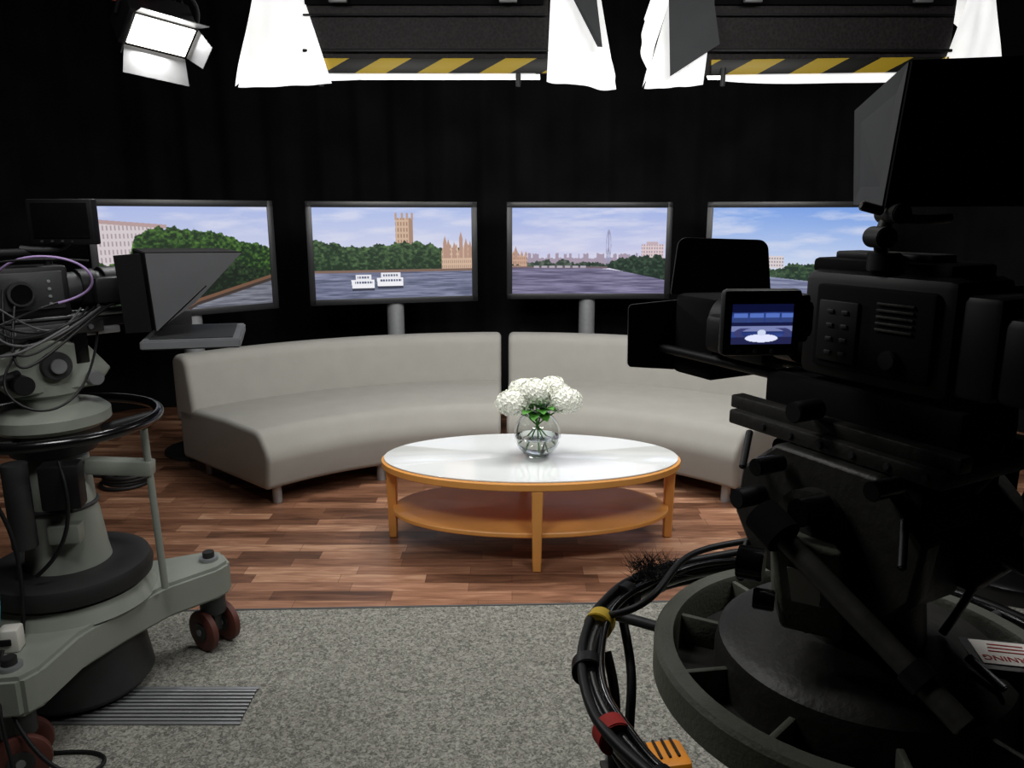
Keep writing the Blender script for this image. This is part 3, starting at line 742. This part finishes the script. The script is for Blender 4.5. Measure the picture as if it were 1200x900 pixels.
# prompter hood
hz0, hz1 = 1.20, 1.435
hA, hB, hC, hD = Vector((-1.095, 2.32, hz1)), Vector((-.855, 2.46, hz1-.005)), Vector((-.985, 2.385, hz1-.155)), Vector((-1.085, 2.325, hz0))
off = Vector((-.16, .26, 0))
panel('hood_side_near', [hA, hB, hC, hD], .006, 'hood', lc)
panel('hood_side_far', [hA+off, hB+off, hC+off, hD+off], .006, 'blackm', lc)
panel('hood_top', [hA, hB, hB+off, hA+off], .006, 'blackm', lc)
panel('hood_back', [hA, hA+off, hD+off, hD], .006, 'blackm', lc)
box('lens_shroud', Lp(.36, 0, 1.32), (.10, .20, .18), 'blackm', lc, (0, 0, YAW), .01)
panel('beamsplitter_glass', [hD+Vector((.01, 0, .005)), hB, hB+off, hD+off+Vector((.01, 0, .005))], .003, 'blackg', lc)
panel('hood_post', [Vector((-1.17, 2.28, 1.43)), Vector((-1.105, 2.31, 1.435)), Vector((-1.095, 2.315, 1.20)), Vector((-1.16, 2.285, 1.20))], .012, 'blackm', lc)
tray = [(-1.11, 2.26), (-.83, 2.32), (-.93, 2.66), (-1.21, 2.60)]
prism('prompter_screen_tray', tray, 1.150, 1.178, 'traym', lc, .004)
prism('prompter_screen_glass', [(-1.095, 2.29), (-.86, 2.34), (-.95, 2.64), (-1.185, 2.585)], 1.178, 1.181, 'dgrey', lc, 0)
box('tray_bracket', Lp(.40, 0, 1.20), (.14, .06, .05), 'dgrey', lc, (0, 0, YAW), .004)
# cables
tube('cable_a', [Lp(-.12, .07, 1.36), (-1.40, 2.12, 1.43), (-1.25, 2.15, 1.45), (-1.17, 2.2, 1.38), (-1.22, 2.22, 1.32), (-1.30, 2.2, 1.30)], .0035, 'purple', lc)
tube('cable_b', [Lp(-.2, .07, 1.36), (-1.5, 2.05, 1.42), (-1.33, 2.10, 1.44), (-1.2, 2.2, 1.42)], .0035, 'black', lc)
tube('cable_c', [Lp(-.2, .07, 1.28), (-1.48, 2.02, 1.2), (-1.36, 2.02, 1.15), (-1.30, 2.08, 1.2), (-1.25, 2.15, 1.24)], .004, 'greyc', lc)
tube('cable_d', [Lp(-.28, .05, 1.3), (-1.6, 1.98, 1.1), (-1.55, 1.98, .9), (-1.45, 2.02, .82), (-1.40, 2.05, .6), (-1.42, 2.02, .36)], .006, 'black', lc)
tube('cable_e', [Lp(-.28, .03, 1.27), (-1.62, 2.0, 1.0), (-1.42, 1.94, .8), (-1.40, 1.94, .5), (-1.44, 1.93, .38)], .005, 'cyan', lc)
tube('cable_f', [Lp(-.25, .07, 1.34), (-1.5, 1.98, 1.26), (-1.38, 2.0, 1.22), (-1.32, 2.1, 1.3), Lp(.1, .06, 1.3)], .003, 'black', lc)
tube('cable_g', [Lp(-.05, .08, 1.19), (-1.42, 2.05, 1.12), (-1.35, 2.02, 1.02), (-1.25, 2.1, 1.0), (-1.22, 2.2, 1.1), Lp(.15, .05, 1.2)], .0035, 'black', lc)
for k in range(6):
    rr_ = random.Random(40+k)
    tube('body_cable_%d' % k, [Lp(-.22+.03*k, .07, 1.36-.02*(k % 3)), Lp(-.22+.02*k+rr_.uniform(-.04, .04), .15, 1.38-.05*k), Lp(-.12+rr_.uniform(-.05, .05), .17, 1.22-.03*k), Lp(.02+.03*k, .13, 1.20+.02*k), Lp(.10+.02*k, .07, 1.27)], .003+.001*(k % 2), 'greyc' if k % 3 == 0 else 'black', lc)
tube('floor_cable', [(-1.43, 1.93, .36), (-1.40, 1.86, .30), (-1.30, 1.80, .12), (-1.18, 1.83, .016), (-1.15, 1.95, .012), (-1.3, 1.98, .012), (-1.6, 1.9, .012), (-2.0, 1.85, .012)], .006, 'black', lc)
tube('floor_cable_b', [(-1.42, 1.93, .36), (-1.38, 1.82, .32), (-1.34, 1.78, .15), (-1.30, 1.76, .012), (-1.5, 1.7, .012), (-2.0, 1.7, .012)], .005, 'black', lc)
box('power_plug', (-1.42, 1.97, .375), (.055, .05, .07), 'whitep', lc, (0, 0, 12), .008)
box('power_socket', (-1.42, 1.945, .375), (.03, .01, .02), 'black', lc, (0, 0, 12), .003)

# ------------------------------------------------------------------ RIGHT studio camera
RX, RY = .50, 1.00
rc = root('studio_camera', (RX, RY, 0))
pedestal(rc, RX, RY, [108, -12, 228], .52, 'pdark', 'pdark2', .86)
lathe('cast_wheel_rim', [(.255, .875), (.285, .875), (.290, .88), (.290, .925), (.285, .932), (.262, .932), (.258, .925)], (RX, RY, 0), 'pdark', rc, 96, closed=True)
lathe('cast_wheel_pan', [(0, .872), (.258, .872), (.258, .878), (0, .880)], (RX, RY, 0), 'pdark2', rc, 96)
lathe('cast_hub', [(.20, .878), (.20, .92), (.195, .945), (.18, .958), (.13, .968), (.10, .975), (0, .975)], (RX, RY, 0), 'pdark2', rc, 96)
for i in range(10):
    a = R(36*i+8); d = Vector((math.cos(a), math.sin(a), 0))
    box('web_%d' % i, Vector((RX, RY, .902))+d*.23, (.066, .010, .046), 'pdark', rc, (0, 0, 36*i+8), .003)
torus('steering_ring', (RX, RY, .885), .385, .015, 'blackg', rc, seg=96)
for i, a in enumerate((150, 30, 270)):
    a = R(a); d = Vector((math.cos(a), math.sin(a), 0)); c0 = Vector((RX, RY, 0))
    cyl('ring_spoke_%d' % i, c0+d*.28+Vector((0, 0, .885)), c0+d*.385+Vector((0, 0, .885)), .009, 'dgrey', rc)
def ringpts(r0, z, a0, a1, n, wob=.008, seed=0):
    rr = random.Random(seed); return [(RX+(r0+rr.uniform(-wob, wob))*math.cos(R(a0+(a1-a0)*k/n)), RY+(r0+rr.uniform(-wob, wob))*math.sin(R(a0+(a1-a0)*k/n)), z+rr.uniform(-wob, wob)) for k in range(n+1)]
tube('ring_cable_a', ringpts(.402, .90, 95, 235, 16, .006, 1), .0075, 'black', rc)
tube('ring_cable_b', ringpts(.374, .900, 100, 240, 14, .006, 2), .006, 'blackg', rc)
tube('ring_cable_c', ringpts(.392, .868, 100, 230, 12, .008, 3), .007, 'black', rc)
for i, a in enumerate((128, 140, 156, 176, 198, 214)):
    d = Vector((math.cos(R(a)), math.sin(R(a)), 0)); t = Vector((-d.y, d.x, 0)); c0 = Vector((RX, RY, .887))+d*.388
    cyl('ring_tape_%d' % i, c0-t*.013, c0+t*.013, .024, {2: 'yellow', 4: 'redink'}.get(i, 'black'), rc)
tube('ring_loop', [(.16, 1.16, .90), (.20, 1.12, .93), (.25, 1.16, .95), (.30, 1.28, .95), (.38, 1.33, .95), (.5, 1.34, .96)], .006, 'black', rc)
tube('hanging_cable', [(.15, 1.10, .87), (.17, 1.06, .80), (.14, 1.0, .78), (.16, .95, .70), (.18, .95, .5), (.2, .95, .3)], .008, 'black', rc)
tube('hanging_cable_b', [(.19, 1.2, .87), (.20, 1.14, .82), (.19, 1.08, .80), (.17, 1.0, .72), (.19, 1.0, .4)], .008, 'black', rc)
V = []; F = []
for i in range(420):
    b = Vector((.235+random.uniform(-.02, .06), 1.27+random.uniform(-.03, .03), .925+random.uniform(-.01, .01)))
    d = Vector((random.uniform(-.7, .7), random.uniform(-.6, .6), random.uniform(.1, 1))).normalized(); s = d.orthogonal().normalized()*.0009; L_ = random.uniform(.02, .045)
    k = len(V); V += [b-s, b+s, b+d*L_+Vector((random.uniform(-.01, .01), 0, 0))]; F.append((k, k+1, k+2))
me = bpy.data.meshes.new('furry_tuft'); me.from_pydata([tuple(v) for v in V], [], F); link('furry_tuft', me, 'fur', rc, smooth=False)
box('orange_connector', (.325, 1.46, .375), (.12, .09, .06), 'orange', rc, (0, 0, 10), .015)
for i in range(4): box('connector_rib_%d' % i, (.297+.020*i, 1.462+.004*i, .407), (.006, .06, .006), 'black', rc, (0, 0, 10), .002)
cyl('connector_cap_a', (.245, 1.45, .34), (.245, 1.45, .42), .02, 'dgrey', rc); cyl('connector_cap_b', (.225, 1.50, .34), (.225, 1.50, .41), .016, 'alu', rc)
box('connector_bracket', (.30, 1.46, .345), (.19, .12, .012), 'pdark2', rc, (0, 0, 10), .003)
box('label_backing', (.672, .93, .945), (.11, .08, .05), 'pdark2', rc, (0, 0, -12), .004)
box('warning_label', (.672, .93, .971), (.088, .06, .002), 'paper', rc, (0, 0, -12), .0005)
def text(name, s, loc, rot, size, mt, par):
    c = bpy.data.curves.new(name, 'FONT'); c.body = s; c.size = size; c.align_x = 'CENTER'; c.align_y = 'CENTER'; c.extrude = .0002; c.materials.append(M[mt])
    o = bpy.data.objects.new(name, c); S.collection.objects.link(o); o.location = Vector(loc)-Vector(par.location); o.rotation_euler = [R(a) for a in rot]; o.parent = par
text('label_text', 'WARNING', (.669, .915, .9725), (0, 0, 168), .017, 'redink', rc)
for i in range(3): box('label_line_%d' % i, (.674, .931+.009*i, .9725), (.06-.008*i, .002, .0006), 'redink', rc, (0, 0, -12), 0)
cyl('lock_pin', (.62, .86, .965), (.60, .91, .98), .006, 'alu', rc)
# head
yw = 118
fv2 = Vector((math.cos(R(yw)), math.sin(R(yw)), 0)); sv = Vector((fv2.y, -fv2.x, 0))
RC = Vector((RX, RY, 0))
def Rp(f, s, z): return RC+fv2*f+sv*s+Vector((0, 0, z))
cyl('head_post', (RX, RY, .97), (RX, RY, 1.06), .085, 'pdark2', rc, r2=.075)
box('pan_block', Rp(0, 0, 1.09), (.17, .17, .10), 'pdark2', rc, (0, 0, yw), .012)
for s_ in (-1, 1):
    prof = [(-.10, 1.05), (.10, 1.05), (.15, 1.12), (.14, 1.19), (.08, 1.24), (-.08, 1.24), (-.15, 1.18), (-.14, 1.10)]
    V = []
    for t in (-.016, .016):
        for f_, z in prof: V.append(Rp(f_, s_*.095+t, z))
    n = len(prof); F = [tuple(range(n)), tuple(range(n, 2*n))]+[(i, (i+1) % n, n+(i+1) % n, n+i) for i in range(n)]
    o = mesh('tilt_cheek_%d' % s_, V, F, 'pdark2', rc); bv = o.modifiers.new('b', 'BEVEL'); bv.width = .006; bv.segments = 2
    cyl('tilt_boss_%d' % s_, Rp(0, s_*.10, 1.15), Rp(0, s_*.135, 1.15), .05, 'pdark2', rc)
    cyl('tilt_cap_%d' % s_, Rp(0, s_*.135, 1.15), Rp(0, s_*.15, 1.15), .026, 'blackg', rc)
V = []
for x, y, z in ((.325, .90, 1.15), (.40, .86, 1.15), (.42, .95, 1.15), (.35, .98, 1.15), (.345, .895, 1.03), (.41, .86, 1.03), (.43, .95, 1.03), (.36, .98, 1.03)): V.append((x, y, z))
o = mesh('drag_housing', V, [(0, 1, 2, 3), (7, 6, 5, 4), (0, 4, 5, 1), (1, 5, 6, 2), (2, 6, 7, 3), (3, 7, 4, 0)], 'pdark', rc); bv = o.modifiers.new('b', 'BEVEL'); bv.width = .006; bv.segments = 2
panel('rating_plate', [(.343, .886, 1.12), (.375, .869, 1.12), (.383, .8685, 1.075), (.352, .885, 1.075)], .003, 'whitep', rc)
cyl('drag_knob_a', (.33, .93, 1.10), (.30, .945, 1.10), .022, 'blackg', rc)
cyl('drag_knob_b', (.34, .91, 1.06), (.315, .92, 1.06), .014, 'blackg', rc)
box('cradle', Rp(0, 0, 1.20), (.24, .16, .07), 'blackm', rc, (0, 0, yw), .01)
box('balance_plate', Rp(.02, 0, 1.252), (.34, .19, .022), 'pdark2', rc, (0, 0, yw), .004)
box('plate_rail_a', Rp(.02, -.07, 1.272), (.36, .025, .02), 'pdark2', rc, (0, 0, yw), .003)
box('plate_rail_b', Rp(.02, .07, 1.272), (.36, .025, .02), 'pdark2', rc, (0, 0, yw), .003)
box('wedge_adapter', Rp(.01, 0, 1.30), (.30, .11, .05), 'blackm', rc, (0, 0, yw), .006)
for i, (f_, s_, z, r_) in enumerate(((-.02, -.155, 1.185, .018), (-.06, -.15, 1.095, .020), (.06, -.15, 1.22, .012), (.10, -.14, 1.16, .014), (-.10, -.13, 1.235, .012), (.04, -.11, 1.295, .014))):
    cyl('knob_%d' % i, Rp(f_, s_+.03, z), Rp(f_, s_-.018, z), r_, 'blackg' if i % 2 == 0 else 'black', rc)
for i, (f_, z) in enumerate(((-.12, 1.20), (.12, 1.08), (0, 1.06), (.13, 1.245))):
    cyl('lever_%d' % i, Rp(f_, -.11, z), Rp(f_-.03, -.15, z-.04), .005, 'black', rc)
for i in range(6): cyl('plate_screw_%d' % i, Rp(-.13+.05*i, -.094, 1.252), Rp(-.13+.05*i, -.098, 1.252), .005, 'dgrey', rc, seg=12)
cyl('pan_bar_socket', (.315, .915, 1.18), (.335, .88, 1.16), .024, 'blackm', rc)
cyl('pan_bar', (.322, .905, 1.172), (.47, .70, 1.03), .0135, 'barm', rc)
cyl('pan_bar_collar', (.433, .752, 1.066), (.445, .735, 1.055), .018, 'black', rc)
# body
box('camera_body', Rp(-.01, 0, 1.405), (.22, .12, .145), 'black', rc, (0, 0, yw), .014)
box('body_side_door', Rp(-.015, -.062, 1.405), (.17, .012, .11), 'blackm', rc, (0, 0, yw), .005)
box('body_side_recess', Rp(.03, -.069, 1.40), (.06, .006, .08), 'black', rc, (0, 0, yw), .002)
for i in range(2):
    for j in range(4): box('key_%d_%d' % (i, j), Rp(.018+.022*i, -.073, 1.372+.018*j), (.010, .003, .005), 'dgrey', rc, (0, 0, yw), .001)
cyl('menu_dial', Rp(-.05, -.066, 1.375), Rp(-.05, -.078, 1.375), .012, 'black', rc)
for i in range(5): box('vent_%d' % i, Rp(-.05, -.069, 1.41+.008*i), (.05, .004, .003), 'pdark2', rc, (0, 0, yw), .0005)
box('body_top', Rp(.0, 0, 1.482), (.20, .09, .02), 'blackm', rc, (0, 0, yw), .006)
box('top_cheese_plate', Rp(.01, 0, 1.495), (.14, .05, .012), 'black', rc, (0, 0, yw), .003)
box('battery_mount', Rp(-.14, 0, 1.40), (.05, .10, .12), 'black', rc, (0, 0, yw), .008)
box('battery', Rp(-.185, .0, 1.39), (.05, .09, .10), 'black', rc, (0, 0, yw), .012)
box('receiver_box', (.66, .98, 1.385), (.06, .06, .06), 'blackm', rc, (0, 0, 20), .008)
for i, (f0, f1, rr) in enumerate(((.10, .14, .036), (.14, .18, .042), (.18, .195, .037), (.195, .25, .045), (.25, .27, .041), (.27, .30, .048))):
    cyl('lens_section_%d' % i, Rp(f0, 0, 1.375), Rp(f1, 0, 1.375), rr, 'black' if i % 2 else 'blackm', rc)
box('servo_grip', Rp(.20, -.055, 1.365), (.09, .03, .07), 'black', rc, (0, 0, yw), .012)
for s_ in (-.045, .045): cyl('rail_%.2f' % s_, Rp(-.1, s_, 1.318), Rp(.42, s_, 1.318), .008, 'black', rc)
vm = Vector((.297, .915, 1.423))
box('flip_monitor', vm, (.096, .018, .08), 'black', rc, (0, 0, 4), .006)
display('flip_monitor_display', vm+Vector((-.037, -.0125, .023)), (math.cos(R(4)), math.sin(R(4)), 0), (0, 0, 1), .074, .048, 100, 80, paint_vf, rc, 120)
box('flip_monitor_hinge', (.350, .945, 1.425), (.022, .03, .06), 'black', rc, (0, 0, 20), .005)
box('eyepiece_block', (.345, .98, 1.42), (.06, .06, .05), 'blackm', rc, (0, 0, 20), .01)
for i in range(3): cyl('vf_switch_%d' % i, (.27+.02*i, .905, 1.390), (.27+.02*i, .901, 1.390), .003, 'alu', rc, seg=12)
prism0 = rounded([(.278, 1.412), (.288, 1.51), (.450, 1.505), (.462, 1.412)], [.004, .016, .02, .004])
def slab_xz(name, pts, y, t, mt, par, shear=0):
    n = len(pts); V = [(x, y+shear*(x-.3), z) for x, z in pts]+[(x, y+t+shear*(x-.3), z) for x, z in pts]
    F = [tuple(range(n)), tuple(range(n, 2*n))]+[(i, (i+1) % n, n+(i+1) % n, n+i) for i in range(n)]
    return mesh(name, V, F, mt, par)
slab_xz('matte_top_flag', prism0, 1.35, .006, 'black', rc, .15)
slab_xz('matte_side_flag', rounded([(.205, 1.285), (.203, 1.395), (.325, 1.405), (.325, 1.275)], [.008]*4), 1.35, .006, 'black', rc, .15)
box('matte_box', (.365, 1.33, 1.345), (.13, .10, .14), 'blackm', rc, (0, 0, 28), .01)
box('matte_bracket', (.40, 1.25, 1.33), (.06, .10, .05), 'black', rc, (0, 0, 28), .006)
box('follow_focus', (.345, 1.20, 1.365), (.06, .06, .06), 'black', rc, (0, 0, 20), .01)
hp = [(.448, .95, 1.558), (.462, .95, 1.722), (.90, .93, 1.735), (.90, .93, 1.56)]
panel('monitor_hood_front', hp, .01, 'blackm', rc)
panel('monitor_hood_side', [(.448, .95, 1.558), (.462, .95, 1.722), (.489, 1.15, 1.693), (.50, 1.15, 1.563)], .004, 'flagg', rc)
panel('monitor_hood_top', [(.462, .95, 1.722), (.90, .93, 1.735), (.88, 1.15, 1.70), (.489, 1.15, 1.693)], .004, 'blackm', rc)
box('hood_monitor', (.70, 1.0, 1.64), (.36, .04, .15), 'black', rc, (0, 0, -2), .008)
tube('monitor_arm', [(.465, .97, 1.49), (.445, .96, 1.52), (.455, .96, 1.548), (.50, .98, 1.60)], .008, 'pdark2', rc)
cyl('arm_knuckle', (.447, .93, 1.522), (.447, .97, 1.522), .013, 'black', rc); cyl('arm_knuckle_b', (.462, .93, 1.55), (.462, .98, 1.55), .012, 'pdark2', rc)
cyl('arm_base', (.465, .97, 1.48), (.465, .97, 1.503), .02, 'black', rc); cyl('arm_knob', (.42, .95, 1.56), (.447, .95, 1.553), .006, 'blackg', rc)
tube('arm_cross', [(.455, .95, 1.548), (.49, .95, 1.54), (.54, .97, 1.545)], .006, 'pdark2', rc)
for i, (z, mt_, rr) in enumerate(((1.455, 'black', .010), (1.44, 'greyc', .006), (1.42, 'black', .008), (1.37, 'black', .006))):
    tube('rear_cable_%d' % i, [(.58, .92, z), (.64, .88, z+.012), (.70, .88, z+.006), (.76, .92, z-.05-.02*i), (.78, .95, z-.2), (.76, .98, 1.05)], rr, mt_, rc)
tube('drop_cable', [(.66, .95, 1.34), (.69, .93, 1.25), (.64, .93, 1.16), (.62, .95, 1.05), (.60, .97, .98)], .006, 'black', rc)
tube('drop_cable_b', [(.60, .93, 1.37), (.64, .90, 1.30), (.60, .90, 1.22), (.55, .92, 1.18)], .0045, 'greyc', rc)
cyl('rear_pan_socket', Rp(-.14, .08, 1.13), Rp(-.18, .09, 1.12), .022, 'black', rc)
box('rear_trim_box', (.645, 1.02, 1.20), (.08, .08, .10), 'blackm', rc, (0, 0, 15), .01)

# ------------------------------------------------------------------ stool right
sx0, sy0 = 1.70, 2.45
st = root('studio_stool', (sx0, sy0, 0))
lathe('seat_cushion', [(0, .34), (.27, .34), (.30, .355), (.31, .38), (.305, .41), (.28, .43), (.2, .436), (0, .436)], (sx0, sy0, 0), 'blackg', st, 64)
cyl('seat_pan', (sx0, sy0, .31), (sx0, sy0, .345), .2, 'black', st)
cyl('gas_post', (sx0, sy0, .09), (sx0, sy0, .32), .028, 'alu', st)
for i in range(5):
    a = R(72*i+10); d = Vector((math.cos(a), math.sin(a), 0)); c0 = Vector((sx0, sy0, 0))
    cyl('base_arm_%d' % i, c0+Vector((0, 0, .11)), c0+d*.27+Vector((0, 0, .075)), .022, 'black', st, r2=.014)
    t = Vector((-d.y, d.x, 0)); cyl('castor_%d' % i, c0+d*.27+Vector((0, 0, .034))-t*.02, c0+d*.27+Vector((0, 0, .034))+t*.02, .028, 'rubber', st)
# cable coil beside the sofa
kx, ky = -2.27, 4.28
cc_ = root('cable_coil', (kx, ky, 0))
for k in range(4): torus('coil_%d' % k, (kx+.008*k, ky+.006*(k % 3), .013+.02*k), .13-.008*(k % 2), .011, 'rubber', cc_, seg=48)
tube('coil_tail', [(kx+.1, ky, .012), (kx-.1, ky+.12, .012), (kx-.3, ky+.1, .012), (kx-.5, ky+.2, .012)], .011, 'rubber', cc_)

# ------------------------------------------------------------------ world, camera
w = bpy.data.worlds.new('studio_dark'); S.world = w; w.use_nodes = True
w.node_tree.nodes['Background'].inputs[0].default_value = (.01, .01, .011, 1); w.node_tree.nodes['Background'].inputs[1].default_value = .5
cd = bpy.data.cameras.new('camera'); co = bpy.data.objects.new('camera', cd); S.collection.objects.link(co)
cd.sensor_width = 36; cd.lens = 27; cd.clip_start = .02
co.location = (0, 0, 1.55); co.rotation_euler = (R(90-12.5), 0, 0); S.camera = co
